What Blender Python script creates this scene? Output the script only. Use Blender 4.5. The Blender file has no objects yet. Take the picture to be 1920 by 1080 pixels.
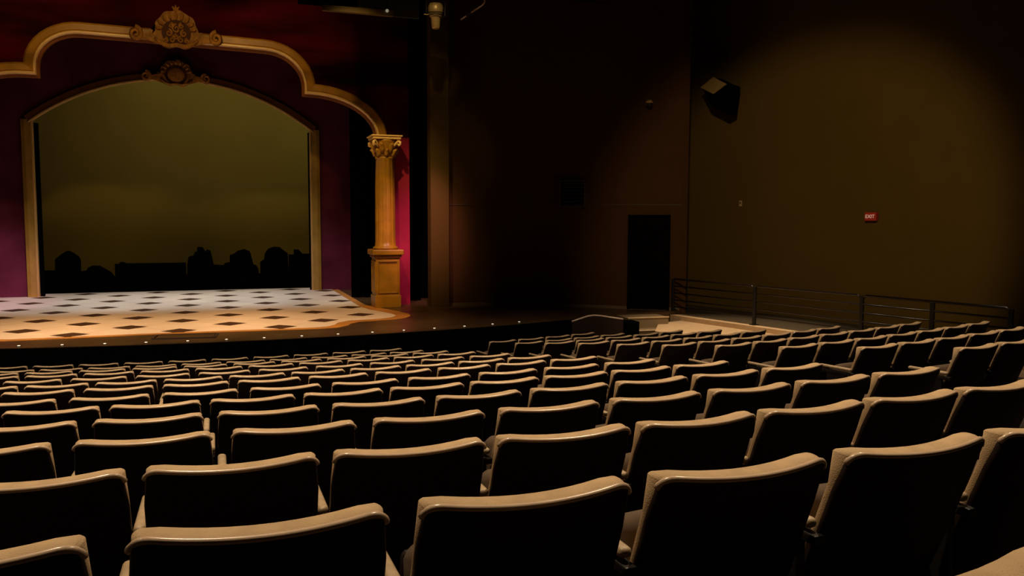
import bpy, bmesh, math, random
from mathutils import Vector, Matrix
random.seed(7)
C = bpy.context.scene.collection
R = math.radians

# ---------------------------------------------------------------- materials
def mat(name, col, rough=.7, metal=0.0, noise=0.0, nscale=8.0, bump=0.0, bscale=200.0, spec=.5, col2=None, sheen=0.0, coat=0.0):
    m = bpy.data.materials.new(name); m.use_nodes = True
    nt = m.node_tree; b = nt.nodes['Principled BSDF']
    b.inputs['Base Color'].default_value = (*col, 1)
    b.inputs['Roughness'].default_value = rough
    b.inputs['Metallic'].default_value = metal
    b.inputs['Specular IOR Level'].default_value = spec
    if sheen: b.inputs['Sheen Weight'].default_value = sheen
    if coat: b.inputs['Coat Weight'].default_value = coat
    tc = nt.nodes.new('ShaderNodeTexCoord')
    if noise or col2:
        n = nt.nodes.new('ShaderNodeTexNoise'); n.inputs['Scale'].default_value = nscale
        n.inputs['Detail'].default_value = 5
        nt.links.new(tc.outputs['Object'], n.inputs['Vector'])
        mx = nt.nodes.new('ShaderNodeMix'); mx.data_type = 'RGBA'
        c2 = col2 if col2 else tuple(c * (1 - noise) for c in col)
        mx.inputs[6].default_value = (*c2, 1); mx.inputs[7].default_value = (*col, 1)
        rp = nt.nodes.new('ShaderNodeMapRange'); rp.inputs['From Min'].default_value = .35; rp.inputs['From Max'].default_value = .65
        nt.links.new(n.outputs['Fac'], rp.inputs['Value'])
        nt.links.new(rp.outputs['Result'], mx.inputs[0])
        nt.links.new(mx.outputs[2], b.inputs['Base Color'])
    if bump:
        n2 = nt.nodes.new('ShaderNodeTexNoise'); n2.inputs['Scale'].default_value = bscale
        bp = nt.nodes.new('ShaderNodeBump'); bp.inputs['Strength'].default_value = bump; bp.inputs['Distance'].default_value = .004
        nt.links.new(tc.outputs['Object'], n2.inputs['Vector'])
        nt.links.new(n2.outputs['Fac'], bp.inputs['Height'])
        nt.links.new(bp.outputs['Normal'], b.inputs['Normal'])
    return m

def emis(name, col, s):
    m = bpy.data.materials.new(name); m.use_nodes = True
    b = m.node_tree.nodes['Principled BSDF']
    b.inputs['Base Color'].default_value = (*col, 1)
    b.inputs['Emission Color'].default_value = (*col, 1)
    b.inputs['Emission Strength'].default_value = s
    return m

M_TAN   = mat('tan_fabric', (.52, .355, .19), .85, noise=.18, nscale=14, bump=.5, bscale=260, spec=.25)
M_TRIM  = mat('tan_vinyl_trim', (.60, .43, .28), .24, noise=.1, nscale=20, spec=.5)
M_SHELL = mat('dark_seat_shell', (.022, .012, .009), .55, spec=.15, noise=.3, nscale=6)
M_ARM   = mat('tan_arm_cap', (.42, .30, .17), .5, noise=.25, nscale=25)
M_STEEL = mat('black_steel', (.012, .010, .009), .45, spec=.3)
M_SEAT  = mat('seat_cushion', (.10, .062, .034), .9, noise=.2, nscale=14)
M_HALL  = mat('hall_carpet', (.030, .018, .012), .95, noise=.3, nscale=30)
M_RAMP  = mat('ramp_carpet', (.46, .31, .17), .9, noise=.12, nscale=6)
M_WALK  = mat('walkway_floor', (.045, .028, .009), .9, noise=.12, nscale=6)
M_OLIVE = mat('olive_wall', (.120, .074, .014), .85, noise=.06, nscale=1.5, spec=.1)
M_BROWN = mat('brown_wall', (.060, .027, .006), .85, noise=.08, nscale=1.5, spec=.1)
M_PIL   = mat('pilaster_paint', (.075, .044, .008), .85, spec=.1)
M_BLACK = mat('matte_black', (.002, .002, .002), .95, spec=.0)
M_CURT  = mat('black_velour', (.0035, .003, .003), 1.0, spec=.0)
M_DOOR  = mat('black_door_paint', (.0025, .002, .002), .9, spec=.02)
M_APRON = mat('stage_black_floor', (.095, .052, .022), .33, noise=.35, nscale=1.2, spec=.45)
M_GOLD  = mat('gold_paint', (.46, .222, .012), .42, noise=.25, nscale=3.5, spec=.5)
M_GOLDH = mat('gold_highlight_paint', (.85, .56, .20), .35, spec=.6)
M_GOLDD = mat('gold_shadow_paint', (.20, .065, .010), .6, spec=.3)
M_OCHRE = mat('ochre_arch_paint', (.42, .25, .035), .5, noise=.25, nscale=3)
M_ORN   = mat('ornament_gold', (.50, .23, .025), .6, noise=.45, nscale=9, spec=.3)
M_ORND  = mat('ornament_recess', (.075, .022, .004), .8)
M_CRIM_LIT  = mat('crimson_lit_paint', (.36, .020, .055), .8, col2=(.24, .010, .034), nscale=1.1, spec=.1)  # bright tone for the lit part of the crimson portal wall
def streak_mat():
    m = mat('crimson_dim_light_streaks', (.03, .002, .003), .85, spec=.05)
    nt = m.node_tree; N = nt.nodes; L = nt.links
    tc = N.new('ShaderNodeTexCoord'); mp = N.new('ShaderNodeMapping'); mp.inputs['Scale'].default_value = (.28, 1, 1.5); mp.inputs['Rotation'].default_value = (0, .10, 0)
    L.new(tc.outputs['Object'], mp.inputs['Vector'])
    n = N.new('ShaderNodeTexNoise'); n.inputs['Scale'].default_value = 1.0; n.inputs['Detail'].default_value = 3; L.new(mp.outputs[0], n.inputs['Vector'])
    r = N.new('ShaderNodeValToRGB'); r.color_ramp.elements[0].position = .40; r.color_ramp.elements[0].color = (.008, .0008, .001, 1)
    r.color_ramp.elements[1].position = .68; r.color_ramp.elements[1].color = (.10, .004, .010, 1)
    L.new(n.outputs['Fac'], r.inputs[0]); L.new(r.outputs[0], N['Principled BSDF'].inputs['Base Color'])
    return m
M_CRIM_DIM = streak_mat()  # dim light and red light streaks painted into the wall's crimson
M_PURP  = mat('purple_scenic_paint', (.130, .022, .046), .8, col2=(.078, .011, .024), nscale=1.0, spec=.1)
M_CYC   = mat('olive_cyclorama', (.26, .205, .045), .95, noise=.06, nscale=.8, spec=0)
M_LAMPW = emis('lamp_glow', (1, .84, .62), .9)
M_CHROME= mat('dark_rail_enamel', (.008, .005, .004), .24, spec=.7)
M_GREY  = mat('green_grey_panel', (.055, .060, .042), .6)
M_BRASS = mat('brassy_fixture', (.50, .34, .12), .4, metal=.3)
M_SPK   = mat('speaker_cabinet', (.42, .27, .09), .6)
M_RED   = mat('exit_red', (.50, .035, .015), .5)
M_REDG  = emis('exit_red_glow', (.40, .03, .01), .10)
M_WHITE = emis('exit_lettering', (.9, .75, .6), .25)
M_PLATE = mat('switch_plate', (.45, .32, .2), .5)

# stage cloth: pale marble squares with small dark diamonds
def cloth_mat():
    m = bpy.data.materials.new('painted_tile_cloth'); m.use_nodes = True
    nt = m.node_tree; N = nt.nodes; L = nt.links; b = N['Principled BSDF']
    b.inputs['Roughness'].default_value = .55
    b.inputs['Specular IOR Level'].default_value = .3
    tc = N.new('ShaderNodeTexCoord'); sp = N.new('ShaderNodeSeparateXYZ'); L.new(tc.outputs['Object'], sp.inputs[0])
    def ma(op, a, c=None, v=None):
        n = N.new('ShaderNodeMath'); n.operation = op
        L.new(a, n.inputs[0])
        if c is not None: L.new(c, n.inputs[1])
        if v is not None: n.inputs[1].default_value = v
        return n.outputs[0]
    x = ma('DIVIDE', ma('SUBTRACT', sp.outputs[0], v=.20), v=1.86)      # columns 1.86 m apart
    y = ma('DIVIDE', ma('SUBTRACT', sp.outputs[1], v=17.85), v=1.66)    # rows 1.66 m apart
    def cell(xx, yy):
        fx = ma('ABSOLUTE', ma('SUBTRACT', xx, ma('ROUND', xx)))
        fy = ma('ABSOLUTE', ma('SUBTRACT', yy, ma('ROUND', yy)))
        return ma('ADD', ma('MULTIPLY', fx, v=1.86), ma('MULTIPLY', fy, v=1.66))
    d1 = cell(x, y); d2 = cell(ma('ADD', x, v=.5), ma('ADD', y, v=.5))
    d = ma('MINIMUM', d1, d2)
    dia = ma('LESS_THAN', d, v=.335)
    # seams between the big tiles, running diagonally
    s1 = ma('ABSOLUTE', ma('SUBTRACT', ma('ADD', x, y), ma('ROUND', ma('ADD', x, y))))
    s2 = ma('ABSOLUTE', ma('SUBTRACT', ma('SUBTRACT', x, y), ma('ROUND', ma('SUBTRACT', x, y))))
    seam = ma('LESS_THAN', ma('MINIMUM', s1, s2), v=.022)
    nz = N.new('ShaderNodeTexNoise'); nz.inputs['Scale'].default_value = 1.3; nz.inputs['Detail'].default_value = 4
    L.new(tc.outputs['Object'], nz.inputs['Vector'])
    mx = N.new('ShaderNodeMix'); mx.data_type = 'RGBA'; L.new(nz.outputs['Fac'], mx.inputs[0])
    mx.inputs[6].default_value = (.66, .52, .40, 1); mx.inputs[7].default_value = (.90, .78, .64, 1)
    m2 = N.new('ShaderNodeMix'); m2.data_type = 'RGBA'; L.new(ma('MULTIPLY', seam, v=.35), m2.inputs[0]); L.new(mx.outputs[2], m2.inputs[6])
    m2.inputs[7].default_value = (.5, .36, .22, 1)
    m3 = N.new('ShaderNodeMix'); m3.data_type = 'RGBA'; L.new(dia, m3.inputs[0]); L.new(m2.outputs[2], m3.inputs[6])
    m3.inputs[7].default_value = (.065, .030, .014, 1)
    L.new(m3.outputs[2], b.inputs['Base Color'])
    return m
M_CLOTH = cloth_mat()
M_BORD = mat('orange_cloth_border', (.58, .25, .045), .55, noise=.3, nscale=2)

# ---------------------------------------------------------------- mesh helpers
def obj(name, bm, m, parent=None, smooth=False, loc=None, rot=None):
    me = bpy.data.meshes.new(name)
    bmesh.ops.recalc_face_normals(bm, faces=bm.faces)
    bm.to_mesh(me); bm.free()
    me.materials.append(m)
    if smooth:
        for p in me.polygons: p.use_smooth = True
    o = bpy.data.objects.new(name, me); C.objects.link(o)
    if parent: o.parent = parent
    if loc: o.location = loc
    if rot: o.rotation_euler = rot
    return o
def empty(name, loc=(0, 0, 0), rz=0.0):
    o = bpy.data.objects.new(name, None); C.objects.link(o)
    o.location = loc; o.rotation_euler = (0, 0, rz); o.empty_display_size = .2
    return o
def tag(o, label, cat, group=None):
    o['label'] = label; o['category'] = cat
    if group: o['group'] = group
    return o
def struct(o):
    o['kind'] = 'structure'; return o
def add_box(bm, c, s, rot=None, bevel=0.0, seg=2):
    mt = Matrix.Translation(c)
    if rot: mt = mt @ (Matrix.Rotation(rot[2], 4, 'Z') @ Matrix.Rotation(rot[1], 4, 'Y') @ Matrix.Rotation(rot[0], 4, 'X'))
    mt = mt @ Matrix.Diagonal((*s, 1))
    r = bmesh.ops.create_cube(bm, size=1, matrix=mt)
    if bevel:
        es = list({e for v in r['verts'] for e in v.link_edges})
        bmesh.ops.bevel(bm, geom=es, offset=bevel, segments=seg, affect='EDGES', profile=.5)
    return bm
def box(c, s, rot=None, bevel=0.0, seg=2):
    return add_box(bmesh.new(), c, s, rot, bevel, seg)
def add_tube(bm, pts, r, n=10, closed=False, caps=True):
    pts = [Vector(p) for p in pts]; rings = []
    N = len(pts); up = None
    for i, p in enumerate(pts):
        if closed: t = (pts[(i + 1) % N] - pts[i - 1]).normalized()
        else: t = (pts[min(i + 1, N - 1)] - pts[max(i - 1, 0)]).normalized()
        if up is None:
            up = Vector((0, 0, 1)) if abs(t.z) < .9 else Vector((0, 1, 0))
        a = (up - t * up.dot(t)).normalized(); up = a
        b = t.cross(a)
        rr = r[i] if isinstance(r, (list, tuple)) else r
        rings.append([bm.verts.new(p + (a * math.cos(2 * math.pi * k / n) + b * math.sin(2 * math.pi * k / n)) * rr) for k in range(n)])
    rng = range(N) if closed else range(N - 1)
    for i in rng:
        A, B = rings[i], rings[(i + 1) % N]
        for k in range(n):
            bm.faces.new((A[k], A[(k + 1) % n], B[(k + 1) % n], B[k]))
    if caps and not closed:
        bm.faces.new(rings[0]); bm.faces.new(list(reversed(rings[-1])))
    return bm
def tube(pts, r, n=10, closed=False):
    return add_tube(bmesh.new(), pts, r, n, closed)
def lathe(prof, n=24, c=(0, 0, 0), bm=None):
    bm = bm or bmesh.new(); rings = []
    for (r, z) in prof:
        rings.append([bm.verts.new((c[0] + max(r, 1e-4) * math.cos(2 * math.pi * k / n), c[1] + max(r, 1e-4) * math.sin(2 * math.pi * k / n), c[2] + z)) for k in range(n)])
    for A, B in zip(rings, rings[1:]):
        for k in range(n): bm.faces.new((A[k], A[(k + 1) % n], B[(k + 1) % n], B[k]))
    bm.faces.new(list(reversed(rings[0]))); bm.faces.new(rings[-1])
    return bm
def prism(poly, z0, z1, bm=None):
    """vertical prism of an xy polygon"""
    bm = bm or bmesh.new()
    a = [bm.verts.new((x, y, z0)) for x, y in poly]; b = [bm.verts.new((x, y, z1)) for x, y in poly]
    n = len(poly)
    fs = [bm.faces.new(list(reversed(a))), bm.faces.new(b)]
    for i in range(n): bm.faces.new((a[i], a[(i + 1) % n], b[(i + 1) % n], b[i]))
    bmesh.ops.triangulate(bm, faces=fs)
    return bm
def flat(poly, y0, y1, bm=None):
    """upright slab of an xz polygon between two depths"""
    bm = bm or bmesh.new()
    a = [bm.verts.new((x, y0, z)) for x, z in poly]; b = [bm.verts.new((x, y1, z)) for x, z in poly]
    n = len(poly)
    fs = [bm.faces.new(a), bm.faces.new(list(reversed(b)))]
    for i in range(n): bm.faces.new((a[(i + 1) % n], a[i], b[i], b[(i + 1) % n]))
    bmesh.ops.triangulate(bm, faces=fs)
    return bm
def sweep(path, y, prof, closed=False):
    """moulding: path of (x,z) points in an upright plane, profile of (offset outward, depth toward the hall)"""
    bm = bmesh.new(); rings = []; N = len(path)
    P = [Vector(p) for p in path]
    for i, p in enumerate(P):
        t0 = (P[i] - P[i - 1]).normalized() if i > 0 else None
        t1 = (P[i + 1] - P[i]).normalized() if i < N - 1 else None
        if t0 is None: t0 = t1
        if t1 is None: t1 = t0
        n0 = Vector((-t0.y, t0.x)); n1 = Vector((-t1.y, t1.x))
        m = (n0 + n1)
        m = m.normalized() if m.length > 1e-4 else n0
        k = 1 / max(.45, m.dot(n0))
        rings.append([bm.verts.new((p.x + m.x * o * k, y - d, p.y + m.y * o * k)) for o, d in prof])
    q = len(prof)
    for A, B in zip(rings, rings[1:]):
        for k in range(q): bm.faces.new((A[k], A[(k + 1) % q], B[(k + 1) % q], B[k]))
    bm.faces.new(rings[0]); bm.faces.new(list(reversed(rings[-1])))
    return bm

# ---------------------------------------------------------------- camera
F_PX = 1567.7; PITCH = .0811; ROLL = .0029; PSI = R(19.4); CAMH = 2.957
cam_d = bpy.data.cameras.new('camera'); cam = bpy.data.objects.new('camera', cam_d); C.objects.link(cam)
cam_d.sensor_width = 36; cam_d.lens = F_PX * 36 / 1920; cam_d.clip_start = .05; cam_d.clip_end = 200
cam.matrix_world = (Matrix.Translation((0, 0, CAMH)) @ Matrix.Rotation(-PSI, 4, 'Z') @ Matrix.Rotation(math.pi / 2 - PITCH, 4, 'X') @ Matrix.Rotation(ROLL, 4, 'Z'))
bpy.context.scene.camera = cam
MI = cam.matrix_world.inverted()
def seen_x(x, y, z):
    p = MI @ Vector((x, y, z))
    if p.z > -.05: return None
    return 960 + F_PX * p.x / -p.z, 540 - F_PX * p.y / -p.z

# ---------------------------------------------------------------- levels and arcs
SL = .827                               # stage level
CX, CY = .182, 35.26                    # the rows curve round this point
R2, SP = 31.594, .9486                  # radius of row 2, row spacing
TH0 = math.atan2(.1478, .9890)          # direction of the radial aisle
ROWS = {-1: (.590, 2.34, .476), 0: (.598, .622, .622), 1: (.5733, .70, .7536), 2: (.6045, .6769, .8844), 3: (.5992, .6249, 1.0111),
        4: (.5813, .6408, 1.1364), 5: (.6120, .6536, 1.2615), 6: (.5969, .6577, 1.3743), 7: (.5839, .6440, 1.4978),
        8: (.6113, .6637, 1.6157), 9: (.5907, .6822, 1.7283), 10: (.600, .66, 1.850), 11: (.585, .66, 1.975), 12: (.600, .66, 2.095)}
TOP = .86
def row_r(i): return R2 - (i - 2) * SP
def floor_z(i): return CAMH - ROWS[i][2] - TOP
def polar(r, th): return (CX + r * math.sin(th), CY - r * math.cos(th))

# ---------------------------------------------------------------- floors
base = struct(obj('floor', box((2, 14, -.06), (44, 46, .1)), M_HALL))
thR = R(20.6)
for i in range(-1, 13):
    r0, r1 = row_r(i) - .62, row_r(i) + .33
    a0, a1 = -.55, (thR if i > 4 else thR - R(.2))
    n = 40
    poly = [polar(r0, a0 + (a1 - a0) * k / n) for k in range(n + 1)] + [polar(r1, a1 - (a1 - a0) * k / n) for k in range(n + 1)]
    z1 = floor_z(i)
    if z1 < .02: z1 = .02
    struct(obj('floor_riser', prism(poly, -.01, z1), M_HALL))
# side ramp with pale carpet beyond the right block, ledge under the railing, walkway beyond
RA, RB = Vector((10.10, 17.28)), Vector((11.84, 9.80))
rd = (RB - RA).normalized(); rn = Vector((rd.y, -rd.x))        # rn points to the hall side
if rn.x > 0: rn = -rn
RE = RB + rd * 2.2
def off(p, a, b=0): q = p + rn * a + rd * b; return (q.x, q.y)
struct(obj('floor_ramp', prism([off(RA, .20, .5), off(RE, .20), off(RE, 1.6), (9.3, 12.0), (8.55, 15.3), (9.3, 16.5)], -.01, .66), M_RAMP))
struct(obj('trim_ledge', prism([off(RA, .20, .15), off(RE, .20), off(RE, -.12), off(RA, -.12, .15)], -.01, .76), M_RAMP))
struct(obj('floor_walkway', prism([off(RA, -.12, -.2), off(RE, -.12), off(RE, -3.2), off(RA, -3.0, -2.6), off(RA, -.6, -2.6)], -.01, .74), M_WALK))

# ---------------------------------------------------------------- stage
edge = []
for k in range(61):
    th = R(-36 + 60 * k / 60)
    edge.append((.25 + 20.65 * math.sin(th), 36.0 - 20.65 * math.cos(th)))
edge = [p for p in edge if p[0] < 8.45]
stage_poly = edge + [(9.45, 16.9), (10.3, 17.25), (10.3, 21.0), (6.5, 21.5), (6.5, 31), (-14, 31), (-14, 20)]
struct(obj('floor_stage', prism(stage_poly, -.01, SL), M_APRON))
e2 = [p for p in edge if p[0] < 8.43]
struct(obj('trim_stage_front', prism([(x, y - .03) for x, y in e2] + [(x, y - .002) for x, y in reversed(e2)], 0, SL - .012), M_BLACK))
# pale edging strip where the floor meets the side wall
WALL = [(4.86, 20.05), (5.35, 20.10), (6.2, 19.98), (7.4, 19.42), (8.6, 18.60), (9.3, 18.03), (10.3, 17.29)]
bm = bmesh.new()
for a, b in zip(WALL[1:], WALL[2:]):
    v = Vector((b[0] - a[0], b[1] - a[1])); an = math.atan2(v.y, v.x)
    nn = Vector((math.sin(an), -math.cos(an))) * .03
    add_box(bm, ((a[0] + b[0]) / 2 + nn.x, (a[1] + b[1]) / 2 + nn.y, SL + .035), (v.length, .03, .07), (0, 0, an))
struct(obj('baseboard_stage', bm, mat('worn_baseboard', (.10, .06, .03), .6)))

# painted floor cloth: orange border and tiled field (outline mirrored about the stage centre)
def ins(poly, d):
    n = len(poly); out = []
    for i in range(n):
        p0, p1, p2 = Vector(poly[i - 1]), Vector(poly[i]), Vector(poly[(i + 1) % n])
        t = ((p1 - p0).normalized() + (p2 - p1).normalized()).normalized()
        out.append((p1.x - t.y * d, p1.y + t.x * d))
    return out
def arcp(c, rx, ry, a0, a1, n):
    return [(c[0] + rx * math.cos(R(a0 + (a1 - a0) * k / n)), c[1] + ry * math.sin(R(a0 + (a1 - a0) * k / n))) for k in range(n + 1)]
XC = -.85
half = [(0, 16.66), (1.2, 16.60), (2.0, 16.56), (2.7, 16.52), (3.05, 16.60), (3.28, 16.85), (3.42, 17.20), (3.62, 17.42), (3.95, 17.48), (4.35, 17.58), (4.68, 17.80), (4.86, 18.15), (4.90, 18.55), (4.80, 19.1), (4.62, 19.7), (4.42, 20.3), (4.30, 20.9), (4.30, 26.6)]
lx = lambda x, y: (XC - x - (0 if y < 18.2 else min(1.5, (y - 18.2) * .9)), y)
outl = [(XC + x, y) for x, y in half] + [lx(x, y) for x, y in reversed(half[1:])]
cloth = empty('stage_floor_cloth', (0, 0, 0))
tag(cloth, 'pale tiled stage floor cloth with small dark diamonds and scalloped orange border', 'floor cloth')
obj('border', prism(outl, SL, SL + .006), M_BORD, cloth)
half2 = [(0, 16.80), (1.2, 16.76), (2.0, 16.73), (2.62, 16.72), (2.88, 16.80), (3.04, 17.02), (3.16, 17.36), (3.42, 17.66), (3.90, 17.74), (4.22, 17.84), (4.44, 18.02), (4.56, 18.3), (4.54, 18.6), (4.40, 19.1), (4.20, 19.7), (4.10, 20.3), (4.10, 20.9), (4.10, 26.6)]
inn = [(XC + x, y) for x, y in half2] + [lx(x, y) for x, y in reversed(half2[1:])]
obj('tiled_field', prism(inn, SL + .0065, SL + .011), M_CLOTH, cloth)

# footlights set along the stage edge
fx = [-3.83, -3.17, -2.51, -1.85, -1.20, -.53, .11, .75, 1.41, 2.07, 2.72, 3.34, 3.97, 4.62, 5.26, 5.90]
fxn = [str(k) for k in range(len(fx))]
words = ['first', 'second', 'third', 'fourth', 'fifth', 'sixth', 'seventh', 'eighth', 'ninth', 'tenth', 'eleventh', 'twelfth', 'thirteenth', 'fourteenth', 'fifteenth', 'sixteenth', 'seventeenth', 'eighteenth', 'nineteenth', 'twentieth']
fl_rim = fl_glow = None
vis = [x for x in fx if seen_x(x, 15.6, SL) and seen_x(x, 15.6, SL)[0] > 0]
for k, x in enumerate(vis):
    r = 20.50; th = math.asin((x - .25) / r); y = 36 - r * math.cos(th)
    e = empty('stage_footlight', (x, y, SL), th)
    tag(e, 'small glowing footlight on the stage edge, %s counting from the picture left' % words[k], 'light', 'footlights along the stage edge')
    if fl_rim is None:
        fl_rim = obj('rim', lathe([(.038, 0), (.038, .008), (.032, .012), (.026, .010), (.026, .004)], 14), M_STEEL, e)
        fl_glow = obj('lens', lathe([(.001, .004), (.025, .005), (.025, .014), (.014, .020), (.001, .021)], 14), M_LAMPW, e, True)
    else:
        for s in (fl_rim, fl_glow):
            c = s.copy(); C.objects.link(c); c.parent = e
# shallow floor hatch in the apron
h = empty('stage_hatch', (-.58, 16.12, SL), R(-6))
tag(h, 'dark rectangular hatch lid with thin metal frame in the stage apron', 'hatch')
obj('lid', box((0, 0, .010), (.98, .42, .02), bevel=.004), M_APRON, h)
bm = bmesh.new()
for s in (-1, 1):
    add_box(bm, (0, s * .24, .014), (1.08, .03, .028)); add_box(bm, (s * .525, 0, .014), (.03, .45, .028))
obj('frame', bm, mat('hatch_metal', (.10, .07, .05), .35, metal=.5), h)

# ---------------------------------------------------------------- portals
def portal_wall(path, x0, x1, zt, y0, y1):
    """upright wall with an opening whose outline (x,z) runs right to left"""
    bm = bmesh.new()
    def q(p): bm.faces.new([bm.verts.new(v) for v in p])
    strips = [((x1, None), (path[0][0], None))] + list(zip(path, path[1:])) + [((path[-1][0], None), (x0, None))]
    for a, b in strips:
        za = SL if a[1] is None else a[1]; zb = SL if b[1] is None else b[1]
        if a[1] is not None:
            q([(a[0], y0, za), (a[0], y1, za), (b[0], y1, zb), (b[0], y0, zb)])
        if abs(a[0] - b[0]) < 1e-4: continue
        for y in (y0, y1): q([(a[0], y, za), (b[0], y, zb), (b[0], y, zt), (a[0], y, zt)])
    for x in (x0, x1): q([(x, y0, SL), (x, y1, SL), (x, y1, zt), (x, y0, zt)])
    q([(x0, y0, zt), (x1, y0, zt), (x1, y1, zt), (x0, y1, zt)])
    bmesh.ops.remove_doubles(bm, verts=bm.verts, dist=1e-4)
    return bm
# outer portal wall (crimson, dim light painted as maroon) with a cut opening that follows the gold moulding
OX = -.77
def outer_half():
    p = [(4.62, 4.98)]
    p += [(2.98 + 1.64 * math.cos(R(a)), 4.98 + 1.02 * math.sin(R(a))) for a in range(6, 91, 7)]
    p += [(2.92, 6.00)]
    p += [(1.92 + 1.00 * math.cos(R(a)), 6.06 + .86 * math.sin(R(a))) for a in range(0, 91, 9)]
    p += [(0, 6.93)]
    return p
oh = outer_half()
# right and left half as one path, right to left
opath = [(OX + x, z) for x, z in oh] + [(OX - x, z) for x, z in reversed(oh[:-1])]
opath = [(x, z + .020 * (3.85 - x) * (z - SL) / 5.2) for x, z in opath]
OY = 20.75
wall_out = []
right_edge = 4.56
wall_out = [(right_edge, SL), (right_edge, 9.4), (-9.5, 9.4), (-9.5, SL), (OX - 4.62, SL)] + list(reversed(opath)) + [(OX + 4.62, SL)]
struct(obj('wall_outer_portal', portal_wall([(OX + 4.62, SL)] + opath + [(OX - 4.62, SL)], -9.5, right_edge, 9.4, OY, OY + .12), M_CRIM_DIM))
struct(obj('wall_portal_lit_strip', box((4.315, OY - .012, SL + 2.08), (.51, .02, 4.16)), M_CRIM_LIT))  # added strip, its brighter crimson stands for the lit part of the wall
arch = empty('outer_portal_arch', (0, 0, 0))
tag(arch, 'large gold stepped arch moulding around the stage opening, ending on the column', 'arch')
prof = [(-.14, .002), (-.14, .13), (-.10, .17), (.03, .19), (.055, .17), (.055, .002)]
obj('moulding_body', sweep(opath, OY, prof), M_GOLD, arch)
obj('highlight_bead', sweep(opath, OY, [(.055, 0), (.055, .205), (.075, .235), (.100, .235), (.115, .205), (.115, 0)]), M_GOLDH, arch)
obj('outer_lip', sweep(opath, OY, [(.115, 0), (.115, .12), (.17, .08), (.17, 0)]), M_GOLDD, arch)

# inner portal wall (purple) with segmental arched opening
IX = -.97; IY = 25.7; HS = 3.76
Rr = 5.98; zc = 6.93 - Rr
ia = math.asin(HS / Rr)
ipath = [(IX + HS, SL), (IX + HS, zc + Rr * math.cos(ia))] + [(IX + Rr * math.sin(ia * (1 - k / 14)), zc + Rr * math.cos(ia * (1 - k / 14))) for k in range(1, 28)] + [(IX - HS, zc + Rr * math.cos(ia)), (IX - HS, SL)]
win = [(5.4, SL), (5.4, 9.4), (-8.5, 9.4), (-8.5, SL)] + list(reversed(ipath))
struct(obj('wall_inner_portal', portal_wall(ipath, -8.5, 5.4, 9.4, IY, IY + .12), M_PURP))
ar = empty('inner_portal_arch', (0, 0, 0))
tag(ar, 'slim ochre arch frame with straight posts around the olive backdrop', 'arch')
post = [(-.14, 0), (-.14, .10), (-.05, .13), (.10, .13), (.10, 0)]
obj('post', sweep(ipath[:2], IY, post), M_OCHRE, ar)
obj('post', sweep(ipath[-2:], IY, post), M_OCHRE, ar)
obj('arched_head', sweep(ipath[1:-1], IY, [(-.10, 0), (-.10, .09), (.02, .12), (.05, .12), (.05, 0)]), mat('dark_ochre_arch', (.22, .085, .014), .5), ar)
obj('edge_bead', sweep(ipath, IY, [(.10, 0), (.10, .145), (.115, .16), (.135, .16), (.145, .14), (.145, 0)]) if False else sweep(ipath[1:-1], IY, [(.05, 0), (.05, .14), (.07, .16), (.10, .16), (.11, .14), (.11, 0)]), M_GOLDH if False else mat('ochre_bead', (.62, .38, .13), .4), ar)
obj('edge_bead', sweep(ipath[:2], IY, [(.10, 0), (.10, .14), (.13, .15), (.145, .13), (.145, 0)]), bpy.data.materials['ochre_bead'], ar)
obj('edge_bead', sweep(ipath[-2:], IY, [(.10, 0), (.10, .14), (.13, .15), (.145, .13), (.145, 0)]), bpy.data.materials['ochre_bead'], ar)

for s_ in (-1, 1):
    obj('dark_return', box((IX + s_ * (HS - (.19 if s_ < 0 else .13)), IY + .10, SL + 2.35), (.09, .16, 4.7)), M_BLACK, ar)
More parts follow.
